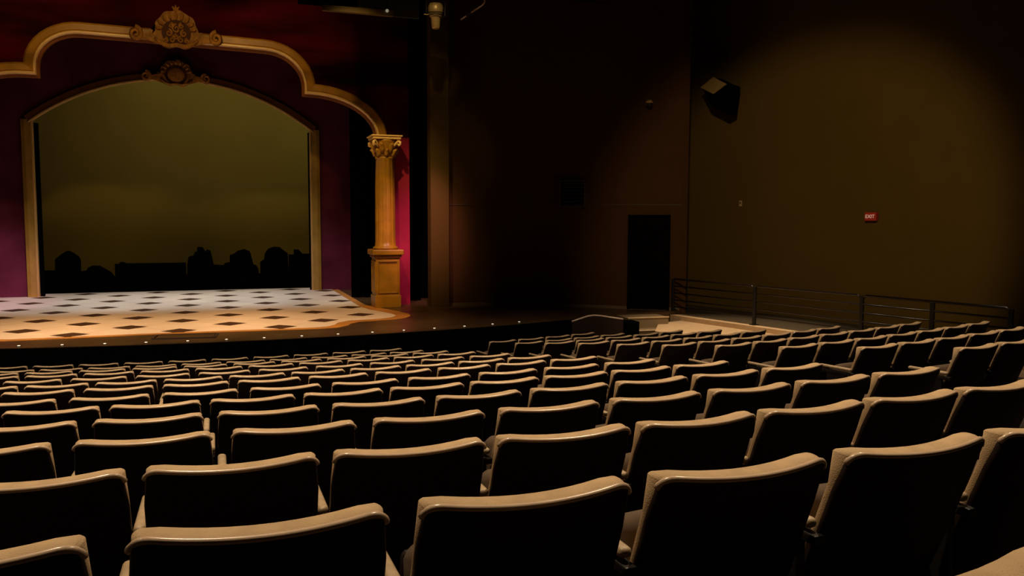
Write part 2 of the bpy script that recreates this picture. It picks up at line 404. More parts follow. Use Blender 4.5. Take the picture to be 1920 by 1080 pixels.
# ornaments
def spiral(cx, cz, r0, turns, s, n=30):
    return [(cx + s * (r0 * (1 - .8 * k / n)) * math.cos(2 * math.pi * turns * k / n + math.pi / 2), 0, cz + (r0 * (1 - .8 * k / n)) * math.sin(2 * math.pi * turns * k / n + math.pi / 2)) for k in range(n + 1)]
def cartouche(name, label, loc, sc, tall):
    e = empty(name, loc); e.scale = (sc, sc, sc * 1.12)
    tag(e, label, 'ornament')
    # scalloped backing plate: shell on top, wavy base
    up = [(.50 * math.cos(R(a)) * (1 + .035 * math.cos(R(a * 9))), .10 + (.46 if tall else .40) * math.sin(R(a)) * (1 + .035 * math.cos(R(a * 9)))) for a in range(0, 181, 6)]
    lo = [(-.60, .12), (-.56, .0), (-.48, -.08), (-.40, -.16), (-.30, -.24), (-.18, -.27), (-.06, -.235), (.0, -.225), (.06, -.235), (.18, -.27), (.30, -.24), (.40, -.16), (.48, -.08), (.56, .0), (.60, .12)]
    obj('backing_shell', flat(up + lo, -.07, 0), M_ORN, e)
    # side arms sweeping out to the scrolls
    arm = [(.40, .06), (.62, .06), (.80, .02), (.98, .04), (1.02, -.08), (.86, -.10), (.70, -.10), (.50, -.16), (.36, -.2)]
    for s in (-1, 1):
        pl = [(s * x, z) for x, z in arm]
        if s < 0: pl = list(reversed(pl))
        w = obj('side_arm', flat(pl, -.06, 0), M_ORN, e)
        bm = bmesh.new()
        add_tube(bm, [(p[0], p[1] - .10, p[2]) for p in spiral(s * .93, .0, .145, 1.6, s)], [.052 * (1 - .5 * k / 30) for k in range(31)], 8)
        lat = lathe([(.001, 0), (.15, 0), (.15, .03), (.12, .06), (.001, .07)], 18, bm=None)
        bmesh.ops.rotate(lat, verts=lat.verts, cent=(0, 0, 0), matrix=Matrix.Rotation(R(90), 3, 'X'))
        bmesh.ops.translate(lat, verts=lat.verts, vec=(s * .93, 0, 0))
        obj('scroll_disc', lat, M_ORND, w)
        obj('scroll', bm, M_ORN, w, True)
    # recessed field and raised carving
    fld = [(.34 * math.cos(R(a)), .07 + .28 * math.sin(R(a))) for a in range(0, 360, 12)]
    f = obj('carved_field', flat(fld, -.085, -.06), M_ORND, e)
    for k in range(9):                                # shell ribs fanned round the top
        a = R(10 + 20 * k)
        bm = bmesh.new(); rx, rz = math.cos(a), math.sin(a)
        add_tube(bm, [(rx * .33, -.09, .09 + rz * .27), (rx * .42, -.12, .09 + rz * .35), (rx * .475, -.10, .09 + rz * (.44 if tall else .385))], [.022, .038, .018], 8)
        obj('shell_rib', bm, M_ORN, e, True)
    if tall:
        for (x, z, rr) in ((0, .16, .10), (-.17, .06, .08), (.17, .06, .08), (-.10, -.08, .07), (.10, -.08, .07), (0, -.02, .06), (-.25, -.1, .06), (.25, -.1, .06), (-.12, .22, .06), (.12, .22, .06)):
            bm = bmesh.new()
            add_tube(bm, [(p[0], -.10, p[2]) for p in spiral(x, z, rr, 1.3, 1 if x >= 0 else -1, 16)], [.026 * (1 - .5 * k / 16) for k in range(17)], 7)
            obj('carved_curl', bm, M_ORN, f, True)
        bm = bmesh.new()
        for a in (-38, 0, 38):
            add_tube(bm, [(0, -.05, .53), (math.sin(R(a)) * .06, -.06, .59), (math.sin(R(a)) * .13, -.05, .53 + math.cos(R(a)) * .15)], [.03, .035, .01], 8)
        obj('crest_leaf', bm, M_ORN, e, True)
    else:
        bm = bmesh.new(); bmesh.ops.create_uvsphere(bm, u_segments=20, v_segments=12, radius=1)
        bmesh.ops.scale(bm, verts=bm.verts, vec=(.27, .07, .22)); bmesh.ops.translate(bm, verts=bm.verts, vec=(0, -.08, .07))
        obj('shield_boss', bm, M_ORN, f, True)
        for s in (-1, 1):
            bm = bmesh.new()
            add_tube(bm, [(s * .36, -.09, .2), (s * .40, -.1, .05), (s * .30, -.1, -.12), (s * .16, -.09, -.2)], [.02, .035, .035, .02], 8)
            obj('carved_curl', bm, M_ORN, f, True)
    bm = bmesh.new()
    add_tube(bm, [(-.50, -.08, -.06), (-.36, -.10, -.17), (-.18, -.11, -.22), (0, -.10, -.185), (.18, -.11, -.22), (.36, -.10, -.17), (.50, -.08, -.06)], [.03, .04, .045, .04, .045, .04, .03], 8)
    obj('base_roll', bm, M_ORN, e, True)
    return e
cartouche('carved_cartouche', 'large carved gold cartouche with leaf crest and side scrolls, above the smaller one', (OX + .02, OY - .24, 7.02), .90, True)
cartouche('carved_cartouche', 'smaller carved gold shell cartouche at the top of the inner arch', (IX, IY - .17, 6.90), .84, False)

# column on panelled pedestal
col = empty('gold_column', (3.87, 20.30, SL))
tag(col, 'gold column with leafy capital on a tall panelled pedestal, right of the stage', 'column')
ped = obj('pedestal', box((0, 0, .62), (.58, .58, 1.24), bevel=.01), M_GOLD, col)
obj('plinth', box((0, 0, .15), (.63, .63, .30), bevel=.012), M_GOLD, ped)
obj('pedestal_cap', box((0, 0, 1.345), (.76, .76, .13), bevel=.025), M_GOLD, ped)
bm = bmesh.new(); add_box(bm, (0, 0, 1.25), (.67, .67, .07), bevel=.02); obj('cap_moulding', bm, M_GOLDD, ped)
bm = bmesh.new()
for dx, dz, w, hh in ((0, 1.13, .50, .03), (0, .37, .50, .03), (-.235, .75, .03, .77), (.235, .75, .03, .77)):
    add_box(bm, (dx, -.297, dz), (w, .03, hh), bevel=.006)
    add_box(bm, (-.297, dx, dz), (.03, w, hh), bevel=.006)
obj('panel_frame', bm, M_GOLD, ped)
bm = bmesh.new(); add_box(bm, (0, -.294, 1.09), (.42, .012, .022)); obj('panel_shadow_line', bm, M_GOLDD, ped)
fl = bmesh.new(); rings = []
for z, r in ((1.41, .29), (1.44, .31), (1.47, .29), (1.49, .255), (1.60, .245), (3.0, .232), (3.58, .215), (3.60, .235), (3.63, .235), (3.64, .215)):
    ring = []
    for k in range(96):
        a = 2 * math.pi * k / 96
        rr = r * (1 - (.045 * max(0, math.cos(12 * a)) if 1.55 < z < 3.59 else 0))
        ring.append(fl.verts.new((rr * math.cos(a), rr * math.sin(a), z)))
    rings.append(ring)
for A, B in zip(rings, rings[1:]):
    for k in range(96): fl.faces.new((A[k], A[(k + 1) % 96], B[(k + 1) % 96], B[k]))
fl.faces.new(rings[0]); fl.faces.new(rings[-1])
obj('fluted_shaft', fl, M_GOLD, col, True)
capm = obj('capital', lathe([(.215, 3.64), (.225, 3.72), (.25, 3.86), (.31, 4.0), (.33, 4.04)], 32), M_GOLD, col, True)
for tier, (zz, rr, hh, n) in enumerate(((3.65, .225, .15, 8), (3.74, .24, .20, 8))):
    for k in range(n):
        a = 2 * math.pi * (k + .5 * tier) / n
        bm = bmesh.new()
        pts = [(rr, 0), (rr + .02, hh * .5), (rr + .06, hh * .85), (rr + .11, hh * .95), (rr + .12, hh * .82)]
        add_tube(bm, [(p * math.cos(a), p * math.sin(a), zz + q) for p, q in pts], [.05, .06, .05, .035, .018], 8)
        obj('acanthus_leaf', bm, M_GOLD, capm, True)
for sx in (-1, 1):
    for sy in (-1, 1):
        bm = bmesh.new()
        pts = [(.25, 3.86), (.33, 3.95), (.40, 4.01), (.45, 3.98), (.45, 3.92), (.41, 3.90), (.39, 3.94)]
        add_tube(bm, [(sx * p * .707, sy * p * .707, z) for p, z in pts], [.03, .035, .035, .035, .03, .025, .02], 8)
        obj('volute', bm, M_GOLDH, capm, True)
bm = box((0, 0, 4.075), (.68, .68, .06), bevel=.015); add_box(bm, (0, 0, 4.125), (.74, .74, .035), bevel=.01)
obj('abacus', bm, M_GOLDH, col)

# black leg curtain between the portals (rippled) and black masking at the side
def drape(x0, x1, y, z0, z1, amp, wl, n=80):
    bm = bmesh.new(); A = []; B = []
    for k in range(n + 1):
        x = x0 + (x1 - x0) * k / n; yy = y + amp * math.sin(2 * math.pi * (x - x0) / wl)
        A.append(bm.verts.new((x, yy, z0))); B.append(bm.verts.new((x, yy + .0, z1)))
    for k in range(n): bm.faces.new((A[k], A[k + 1], B[k + 1], B[k]))
    r = bmesh.ops.solidify(bm, geom=list(bm.faces), thickness=.02)
    return bm
c1 = obj('leg_curtain', drape(3.42, 5.3, 22.9, SL + .012, 8.8, .06, .24), M_CURT, None, True)
tag(c1, 'black hanging leg curtain behind the gold column', 'curtain')
c2 = obj('masking_curtain', drape(4.50, 5.05, 21.6, SL + .012, 9.2, .05, .22), M_CURT, None, True)
tag(c2, 'black masking curtain in the gap beside the crimson portal', 'curtain')

# cyclorama and city silhouettes
cy = obj('backdrop_cyclorama', box((-1, 29.0, 5.2), (13, .05, 8.8)), M_CYC)
tag(cy, 'plain olive backdrop cloth hanging behind the inner arch', 'backdrop')
cuts = [
 ('low black cutout of a flat rooftop at the far left of the skyline', [(-5.6, SL), (-5.6, 1.50), (-4.33, 1.50), (-4.33, SL)]),
 ('black cutout of a domed house, tallest at the left end', [(-4.36, SL), (-4.36, 1.80), (-4.30, 1.86), (-4.18, 1.96), (-4.06, 2.04), (-3.98, 2.05), (-3.86, 1.98), (-3.74, 1.88), (-3.70, 1.80), (-3.70, SL)]),
 ('small black cutout of a stepped gable roof between dome and long block', [(-3.72, SL), (-3.72, 1.46), (-3.56, 1.48), (-3.52, 1.56), (-3.40, 1.62), (-3.20, 1.61), (-3.10, 1.50), (-3.02, 1.44), (-2.92, 1.43), (-2.84, 1.32), (-2.84, SL)]),
 ('long flat-topped black building cutout with a tiny bump at one end', [(-2.82, SL), (-2.82, 1.66), (-2.70, 1.66), (-2.68, 1.71), (-2.58, 1.71), (-2.56, 1.67), (-.90, 1.67), (-.88, SL)]),
 ('black tower cutout with narrow knob on top, tallest of the skyline', [(-.88, SL), (-.86, 1.60), (-.82, 1.84), (-.68, 1.88), (-.64, 1.98), (-.58, 2.00), (-.57, 2.13), (-.42, 2.13), (-.40, 2.00), (-.34, 1.99), (-.30, 2.06), (-.20, 2.02), (-.16, 1.82), (-.12, 1.62), (-.12, SL)]),
 ('low black rooftop cutout joining the two square towers', [(-.14, SL), (-.14, 1.60), (.16, 1.58), (.20, 1.64), (.30, 1.66), (.36, 1.66), (.36, SL)]),
 ('black square tower cutout with a slanted left roof edge', [(.34, SL), (.34, 1.88), (.46, 1.92), (.56, 2.00), (.74, 2.01), (.76, 2.06), (.78, 2.01), (.92, 1.99), (.96, 1.88), (.96, 1.62), (1.10, 1.56), (1.16, 1.46), (1.22, SL)]),
 ('rounded black tower cutout with shoulders, next to the chimney block', [(1.22, SL), (1.22, 1.66), (1.34, 1.74), (1.36, 1.92), (1.46, 2.06), (1.62, 2.12), (1.80, 2.11), (1.88, 2.04), (1.92, 1.98), (2.04, 1.92), (2.08, SL)]),
 ('black block cutout with a small square chimney by the arch post', [(2.06, SL), (2.06, 1.88), (2.22, 1.88), (2.22, 2.03), (2.36, 2.03), (2.37, 1.90), (3.5, 1.90), (3.5, SL)]),
]
for k, (lb, pl) in enumerate(cuts):
    o = obj('building_cutout', flat(pl, 26.62 + .03 * (k % 2), 26.64 + .03 * (k % 2)), M_BLACK)
    tag(o, lb, 'scenery cutout', 'black city skyline cutouts')
o = obj('ground_row', box((-1.0, 26.72, SL + .24), (9.2, .03, .48)), M_BLACK)
tag(o, 'low black ground row strip running behind all the skyline cutouts', 'scenery cutout')

# ---------------------------------------------------------------- house walls
def wall_run(pts, z0, z1, th):
    P = [Vector(p) for p in pts]; outs = []
    for i, p in enumerate(P):
        t = (P[min(i + 1, len(P) - 1)] - P[max(i - 1, 0)]).normalized()
        n = Vector((-t.y, t.x)); outs.append(p + n * th)
    return prism([tuple(p) for p in P] + [tuple(p) for p in reversed(outs)], z0, z1)
struct(obj('wall_stage_side', wall_run(WALL[1:], -.01, 9.4, .18), M_BROWN))
# horizontal joint strip along that wall
bm = bmesh.new()
for a, b in zip(WALL[1:], WALL[2:]):
    v = Vector((b[0] - a[0], b[1] - a[1])); an = math.atan2(v.y, v.x)
    add_box(bm, ((a[0] + b[0]) / 2 + .006 * math.sin(an), (a[1] + b[1]) / 2 - .006 * math.cos(an), 3.33), (v.length, .02, .02), (0, 0, an))
struct(obj('trim_1', bm, mat('joint_strip', (.045, .022, .007), .6)))
struct(obj('wall_pilaster', box((5.13, 20.02, 5.1), (.46, .34, 8.55), bevel=.01), M_PIL))
struct(obj('wall_backstage', box((5.6, 22.3, 5.0), (2.6, .1, 8.8)), M_BLACK))
o1, o2 = Vector((11.6, 19.9)), Vector((13.9, 10.2)); od = (o2 - o1).normalized()
oA, oB = o1 - od * .6, o1 + od * 24
struct(obj('wall_right', wall_run([tuple(oB), tuple(oA)][::-1], -.01, 9.4, .2), M_OLIVE))
struct(obj('wall_return', wall_run([(10.3, 17.29), (11.25, 20.6)], -.01, 9.4, -.15) , M_BROWN))
struct(obj('wall_rear', box((2, -5.5, 4.7), (44, .2, 9.4)), M_BROWN))
struct(obj('wall_left', box((-14.2, 14, 4.7), (.2, 40, 9.4)), M_BROWN))
struct(obj('wall_stage_rear', box((-2, 31.2, 4.7), (26, .2, 9.4)), M_BLACK))
struct(obj('ceiling', box((2, 13, 9.5), (46, 40, .15)), M_BLACK))

# door: black leaf and frame on the brown wall
dA, dB = Vector((9.32, 18.01)), Vector((10.09, 17.45)); dd = dB - dA; dan = math.atan2(dd.y, dd.x); dc = (dA + dB) / 2 + Vector((math.sin(dan), -math.cos(dan))) * .03
dr = empty('door_1', (dc.x, dc.y, SL), dan); dr['kind'] = 'structure'
obj('door_leaf', box((0, 0, 1.11), (.90, .05, 2.20), bevel=.004), M_DOOR, dr)
bm = bmesh.new()
for s in (-1, 1): add_box(bm, (s * .475, -.01, 1.13), (.05, .08, 2.26))
add_box(bm, (0, -.01, 2.235), (1.0, .08, .05))
obj('door_frame', bm, M_DOOR, dr)
bm = bmesh.new(); add_box(bm, (0, -.045, 1.05), (.62, .04, .05), bevel=.01); obj('push_bar', bm, M_DOOR, dr)

# wall vent with louvres
v0 = Vector((8.20, 18.83)); e = empty('wall_vent', (v0.x, v0.y, 3.60), R(-35.4))
tag(e, 'dark louvred vent grille high on the brown wall left of the door', 'vent')
bm = bmesh.new()
for s in (-1, 1): add_box(bm, (s * .31, -.05, 0), (.04, .08, .66)); add_box(bm, (0, -.05, s * .31), (.62, .08, .04))
M_VENT = mat('vent_metal', (.03, .012, .006), .6)
obj('frame', bm, M_VENT, e)
for k in range(7):
    obj('louvre', box((0, -.045, -.26 + .087 * k), (.60, .07, .018), rot=(R(35), 0, 0)), M_VENT, e)
obj('backing', box((0, -.012, 0), (.6, .015, .6)), M_BLACK, e)

# small dome camera on the wall
e = empty('dome_camera', (9.66, 17.70, 5.72), R(-36))
tag(e, 'tiny dark dome camera on a bracket high on the wall above the door', 'camera')
bm = bmesh.new(); bmesh.ops.create_uvsphere(bm, u_segments=18, v_segments=12, radius=.075); bmesh.ops.translate(bm, verts=bm.verts, vec=(0, -.16, -.06))
obj('dome', bm, M_STEEL, e, True)
obj('housing', lathe([(.001, 0), (.08, 0), (.085, .03), (.05, .07), (.001, .08)], 18, (0, -.16, -.04)), M_SPK, e, True)
obj('bracket', tube([(0, 0, 0), (0, -.08, .02), (0, -.16, .01)], .02, 8), M_STEEL, e)

# loudspeaker on olive wall
oan = math.atan2(od.y, od.x)
n_in = Vector((-math.sin(-oan), 0))
inn_w = Vector((od.y, -od.x))
if inn_w.x > 0: inn_w = -inn_w
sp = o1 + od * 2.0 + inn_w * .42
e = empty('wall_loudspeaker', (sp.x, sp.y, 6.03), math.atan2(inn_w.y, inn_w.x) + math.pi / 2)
tag(e, 'small pale loudspeaker with a solid dark shape for its shadow, on the olive wall', 'loudspeaker')
# local -Y faces the hall
obj('shadow_slab', flat([(-.50, .20), (-.18, -.10), (-.18, -.26), (.40, -.54), (.50, .13), (.30, .20), (-.10, .40)], -.10, .16), M_BLACK, e)  # dark solid in the outline of the speaker's cast shadow
obj('front_grille', flat([(-.54, .22), (-.10, .01), (.32, .19), (-.12, .42)], -.125, -.101), M_SPK, e)
bm = bmesh.new(); add_tube(bm, [(.1, .16, 0), (.1, .40, 0)], .03, 8); add_box(bm, (.1, .405, 0), (.2, .02, .3))
obj('mounting_bracket', bm, M_STEEL, e)

# exit sign on the olive wall
ex = o1 + od * 5.98 + inn_w * .06
e = empty('exit_sign', (ex.x, ex.y, 3.05), math.atan2(inn_w.y, inn_w.x) + math.pi / 2)
tag(e, 'small red exit sign with white lettering on the olive wall', 'sign')
obj('housing', box((0, 0, 0), (.27, .09, .18), bevel=.012), M_RED, e)
obj('face_panel', box((0, -.046, 0), (.24, .006, .150), bevel=.002), M_REDG, e)
cu = bpy.data.curves.new('lettering', 'FONT'); cu.body = 'EXIT'; cu.size = .105; cu.align_x = 'CENTER'; cu.align_y = 'CENTER'; cu.extrude = .002
to = bpy.data.objects.new('lettering', cu); C.objects.link(to); to.parent = e; to.location = (0, -.052, 0); to.rotation_euler = (R(90), 0, 0)
cu.materials.append(M_WHITE)
bpy.context.view_layer.update()
me = bpy.data.meshes.new_from_object(to.evaluated_get(bpy.context.evaluated_depsgraph_get()))
lt = bpy.data.objects.new('lettering', me); C.objects.link(lt); lt.parent = e; lt.location = to.location; lt.rotation_euler = to.rotation_euler
bpy.data.objects.remove(to); lt.name = 'lettering'

# light switch plate
sw = o1 + od * 2.37 + inn_w * .012
e = empty('switch_plate', (sw.x, sw.y, 3.38), math.atan2(inn_w.y, inn_w.x) + math.pi / 2)
tag(e, 'tiny pale switch plate on the olive wall below the loudspeaker', 'switch')
obj('plate', box((0, 0, 0), (.09, .012, .14), bevel=.003), M_PLATE, e)
obj('toggle', box((0, -.014, .01), (.02, .02, .04), bevel=.003), M_STEEL, e)

# ---------------------------------------------------------------- railing
e = empty('metal_railing', (0, 0, 0))
tag(e, 'long dark metal railing with five rails running along the olive wall', 'railing')
ZB, ZT = .76, 1.585
ang = math.atan2(rd.y, rd.x)
L = (RB - RA).length
posts = [0.02, 2.48, 5.02, 6.38, L]
for k, t in enumerate(posts):
    q = RA + rd * t
    bm = bmesh.new()
    add_box(bm, (q.x, q.y, (ZB + ZT) / 2), (.075, .05, ZT - ZB - .02), (0, 0, ang), bevel=.008)
    add_box(bm, (q.x, q.y, ZB + .008), (.14, .14, .016), (0, 0, ang))
    obj('post', bm, M_STEEL, e)
segs = [(0.02, 2.44), (2.52, 4.98), (5.06, L)]
for a, b in segs:
    pa, pb = RA + rd * a, RA + rd * b
    last = (b == L)
    pts = [(pa.x, pa.y, ZT - .03), (pa.x + rd.x * .05, pa.y + rd.y * .05, ZT)]
    if last:
        pts += [(pb.x - rd.x * .08, pb.y - rd.y * .08, ZT), (pb.x - rd.x * .02, pb.y - rd.y * .02, ZT - .02), (pb.x, pb.y, ZT - .08)]
    else:
        pts += [(pb.x - rd.x * .05, pb.y - rd.y * .05, ZT), (pb.x, pb.y, ZT - .03)]
    obj('top_rail', tube(pts, .024, 10), M_CHROME, e, True)
for k in range(1, 5):
    z = ZT - .163 * k
    pa, pb = RA + rd * .02, RA + rd * L
    obj('rail', tube([(pa.x, pa.y, z), (pb.x, pb.y, z)], .017, 10), M_CHROME, e, True)

# ---------------------------------------------------------------- stage steps and guard
e = empty('stage_steps', (8.95, 16.35, .6), R(-3))
tag(e, 'short carpeted steps at the stage end beside the pale ramp', 'steps')
obj('upper_step', box((0, .28, -.20), (.98, .62, .84), bevel=.01), mat('olive_step_carpet', (.16, .105, .05), .9), e)
obj('upper_nosing', box((0, -.02, .215), (1.0, .05, .03), bevel=.008), M_RAMP, e)
obj('lower_step', box((-.05, -.20, -.32), (.98, .34, .62), bevel=.01), bpy.data.materials['olive_step_carpet'], e)
obj('lower_nosing', box((-.05, -.37, -.02), (1.0, .05, .03), bevel=.008), M_RAMP, e)
e = empty('curved_guard_rail', (7.82, 15.78, 0))
tag(e, 'dark solid guard panel with shiny humped top rail at the stage edge', 'guard rail')
top = [(-.95, .86), (-.80, .90), (-.60, .955), (-.46, .97), (-.30, .955), (-.10, .92), (.22, .865)]
pl = [(-.95, .0)] + top + [(.22, 0)]
pl = [pl[0]] + top + [pl[-1]]
obj('panel', flat([(x, z) for x, z in pl], -.03, .03), mat('guard_brown', (.02, .008, .005), .5), e)
obj('top_rail', tube([(x, 0, z + .01) for x, z in top], .020, 8), mat('rail_painted_shine', (.75, .58, .45), .3, spec=.8), e, True)  # pale base colour stands in for the shine along the rail
obj('end_block', box((.40, .04, .43), (.30, .36, .80), bevel=.02), M_BLACK, e)

# ---------------------------------------------------------------- overhead equipment by the portal
e = empty('hanging_light_panel', (3.2, 17.75, 7.2))
tag(e, 'dark green-grey panel hanging in front of the crimson portal top', 'panel')
obj('face', box((.30, 0, .75), (1.28, .05, 1.5), bevel=.005), M_GREY, e)
obj('back_board', box((-.95, .02, .78), (1.2, .04, 1.36), bevel=.005), M_BLACK, e)
obj('lower_rim', box((-.35, -.03, .05), (1.45, .10, .12), bevel=.01), mat('rim_ochre', (.16, .095, .02), .5), e)
obj('suspension_wire', tube([(-1.1, 0, 1.4), (-1.1, 0, 2.26)], .01, 6), M_STEEL, e)
obj('suspension_wire', tube([(.8, 0, 1.4), (.8, 0, 2.26)], .01, 6), M_STEEL, e)
e = empty('marker_lamp', (3.44, 17.62, 7.28))
tag(e, 'tiny clear marker lamp in front of the hanging panel rim', 'lamp')
bm = bmesh.new(); bmesh.ops.create_uvsphere(bm, u_segments=14, v_segments=10, radius=.035)
obj('bulb', bm, emis('marker_bulb', (.55, .5, .35), .35), e, True)
obj('lamp_holder', tube([(0, 0, .03), (0, .0, .30)], .018, 8), M_STEEL, e)

e = empty('stage_spotlight', (4.42, 17.4, 7.22))
tag(e, 'brassy stage spotlight hanging on a clamp beside the portal', 'spotlight')
obj('lamp_body', lathe([(.001, -.28), (.07, -.28), (.085, -.25), (.10, -.06), (.125, -.04), (.125, .02), (.15, .04), (.16, .16), (.13, .23), (.001, .25)], 24), M_BRASS, e, True)
bm = bmesh.new()
for z in (-.02, .03): add_tube(bm, [(.175 * math.cos(2 * math.pi * k / 24), .175 * math.sin(2 * math.pi * k / 24), z) for k in range(24)], .010, 6, closed=True)
obj('cooling_rings', bm, M_STEEL, e)
obj('yoke', tube([(-.20, 0, .0), (-.20, 0, .28), (-.12, 0, .40), (.12, 0, .40), (.20, 0, .28), (.20, 0, .0)], .014, 8), M_STEEL, e)
obj('clamp', box((0, 0, .47), (.10, .08, .14), bevel=.015), M_STEEL, e)
obj('shutter_handle', tube([(-.25, 0, .0), (-.14, 0, .0)], .010, 6), M_GOLDH, e)
e = empty('lighting_pipe', (0, 0, 0))
tag(e, 'thin bent metal pipe arm hanging beside the stage spotlight', 'pipe')
M_PIPE = mat('pipe_metal', (.50, .30, .20), .35, metal=.4)
obj('bent_pipe', tube([(5.55, 17.6, 9.3), (5.55, 17.6, 7.62), (5.50, 17.6, 7.56), (5.24, 17.6, 7.38)], .018, 8), M_PIPE, e, True)
obj('joint_sleeve', tube([(5.24, 17.6, 7.38), (5.14, 17.6, 7.305)], .026, 8), M_STEEL, e)
obj('pipe_tip', tube([(5.14, 17.6, 7.305), (5.02, 17.6, 7.22)], .018, 8), M_PIPE, e, True)
e = obj('lighting_batten', tube([(-8, 17.4, 7.80), (8.5, 17.4, 7.80)], .024, 8), M_STEEL)
tag(e, 'long thin black lighting batten above the spotlight', 'batten')

# ---------------------------------------------------------------- theatre seats
HW = .264; TILT = R(21)
def rr_map(u, w, hw, hh, r):
    """square grid point (-1..1) to rounded rectangle"""
    x, z = u * hw, w * hh
    cx = max(-(hw - r), min(hw - r, x)); cz = max(-(hh - r), min(hh - r, z))
    dx, dz = x - cx, z - cz
    if abs(dx) > 1e-9 and abs(dz) > 1e-9:
        l = math.hypot(dx, dz); m = max(abs(dx), abs(dz)); x, z = cx + dx / l * m, cz + dz / l * m
    return x, z
def pad(hw, hh, r, T, er, nx=22, nz=14, ex=1.0):
    """pillow slab in local x (width), z (height), y (thickness)"""
    def axis(n, h):
        v = [0, .06, .16, .30, .5, .75, 1.0]
        c = [-h + er * q for q in v]; d = [h - er * q for q in reversed(v)]
        k = max(3, n - 12); mid = [(-h + er) + (2 * h - 2 * er) * (i + 1) / (k + 1) for i in range(k)]
        return [q / h for q in c + mid + d]
    us, ws = axis(nx, hw), axis(nz, hh)
    bm = bmesh.new(); F = {}; B = {}
    for i, u in enumerate(us):
        for j, w in enumerate(ws):
            x, z = rr_map(u, w, hw, hh, r)
            ed = min(hw - abs(u * hw), hh - abs(w * hh)) / er
            t = T / 2 * math.sqrt(max(0, 1 - (1 - min(1, ed)) ** 2))
            rim = i in (0, len(us) - 1) or j in (0, len(ws) - 1)
            F[i, j] = bm.verts.new((x, t, z)); B[i, j] = F[i, j] if rim else bm.verts.new((x, -t, z))
    for i in range(len(us) - 1):
        for j in range(len(ws) - 1):
            for S, fl_ in ((F, False), (B, True)):
                q = [S[i, j], S[i + 1, j], S[i + 1, j + 1], S[i, j + 1]]
                if fl_: q.reverse()
                if len(set(q)) == 4:
                    try: bm.faces.new(q)
                    except ValueError: pass
    return bm
def bend(v, tilt=TILT, curve=.045, hw=HW, y0=0.0, zt=TOP):
    """reclined and wrapped: v.z measured down from the top edge"""
    y = v.y + curve * (v.x / hw) ** 2 - curve
    z = v.z
    return Vector((v.x, y0 + y * math.cos(tilt) - z * math.sin(tilt), zt + z * math.cos(tilt) + y * math.sin(tilt)))

BH = .235                                       # half height of the backrest pad
bm = pad(HW, BH, .046, .042, .016)
for v in bm.verts:                                  # the top roll is thicker and level, the body below it slimmer
    x, y, z = v.co.x, v.co.y + .021, v.co.z - BH
    k = max(0.0, 1 + z / .11); k = k * k * (3 - 2 * k)
    y *= 1 + .88 * k
    z -= y * math.tan(TILT) * max(0.0, 1 + z / .20) * 1.05
    v.co = bend(Vector((x, y, z)))
ME_pad = bm
bm2 = pad(HW + .002, BH + .03, .046, .024, .008)
for v in bm2.verts: v.co = bend(Vector((v.co.x, v.co.y + .003, v.co.z - BH - .030 - .009)))
# glossy edge trim following the shell top and sides
tp = []
hw, hh, rr = HW - .003, BH + .03, .044
pts2 = [(-hw + rr - rr * math.cos(R(a)), -rr + rr * math.sin(R(a))) for a in range(15, 91, 15)]
nmid = 14
mid = [(-hw + rr + (2 * hw - 2 * rr) * k / nmid, 0) for k in range(1, nmid)]
pts2 = pts2 + mid + [(-x, z) for x, z in reversed(pts2)]
bm3 = tube([bend(Vector((x, .001, z - .011))) for x, z in pts2], .0088, 8)
bm4 = pad(.235, .215, .07, .095, .045, 16, 14)
for v in bm4.verts:
    p = v.co.copy(); ta = R(-17)
    v.co = Vector((p.x, .275 + p.y * math.cos(ta) - p.z * math.sin(ta) * 1,   .435 + p.z * math.cos(ta) + p.y * math.sin(ta)))
bm5 = pad(.238, .20, .06, .03, .014, 14, 14)
for v in bm5.verts:
    p = v.co.copy(); ta = R(-17)
    q = Vector((p.x, p.y + .058, p.z))
    v.co = Vector((q.x, .275 + q.y * math.cos(ta) - q.z * math.sin(ta), .435 + q.z * math.cos(ta) + q.y * math.sin(ta)))
def arm_bm(x):
    bm = bmesh.new()
    add_box(bm, (x, .262, .630), (.038, .35, .030), bevel=.014, seg=3); return bm
def std_bm(x):
    bm = bmesh.new()
    add_box(bm, (x, .24, .36), (.030, .22, .49), bevel=.008)
    add_box(bm, (x, .24, .59), (.036, .36, .03), bevel=.006)
    add_box(bm, (x, .24, .0625), (.035, .26, .12), bevel=.008)
    add_box(bm, (x, .24, .008), (.06, .34, .016), bevel=.004); return bm
def mk(name, bm, m, smooth=True):
    o = obj(name, bm, m, None, smooth); return o
AX = -.291
P_back = mk('backrest', ME_pad, M_TAN)
P_shell = mk('back_shell', bm2, M_SHELL)
P_trim = mk('edge_trim', bm3, M_TRIM)
P_seat = mk('seat', bm4, M_SEAT)
P_pan = mk('seat_pan', bm5, M_SHELL)
P_arm = mk('armrest', arm_bm(AX), M_ARM)
P_std = mk('side_support', std_bm(AX), M_STEEL, False)
P_armR = mk('armrest', arm_bm(-AX), M_ARM)
P_stdR = mk('side_support', std_bm(-AX), M_STEEL, False)
protos = [P_back, P_shell, P_trim, P_seat, P_pan, P_arm, P_std, P_armR, P_stdR]
def place(i, arc, label, group, right_end=False, left_arm=True, p=.59):
    r = row_r(i); th = TH0 + arc / r
    x, y = polar(r, th)
    e = empty('theater_seat', (x, y, max(floor_z(i), .02) + .0), th)
    tag(e, label, 'seat', group)
    def cp(p, par):
        c = p.copy(); C.objects.link(c); c.parent = par; return c
    b = cp(P_back, e); s = cp(P_shell, e); cp(P_trim, s)
    q = cp(P_seat, e); cp(P_pan, q)
    dx = -p / 2 - AX                                   # armrest sits midway between neighbours
    if left_arm: cp(P_arm, e).location.x = dx; cp(P_std, e).location.x = dx
    if right_end: cp(P_armR, e).location.x = -dx; cp(P_stdR, e).location.x = -dx
    return e
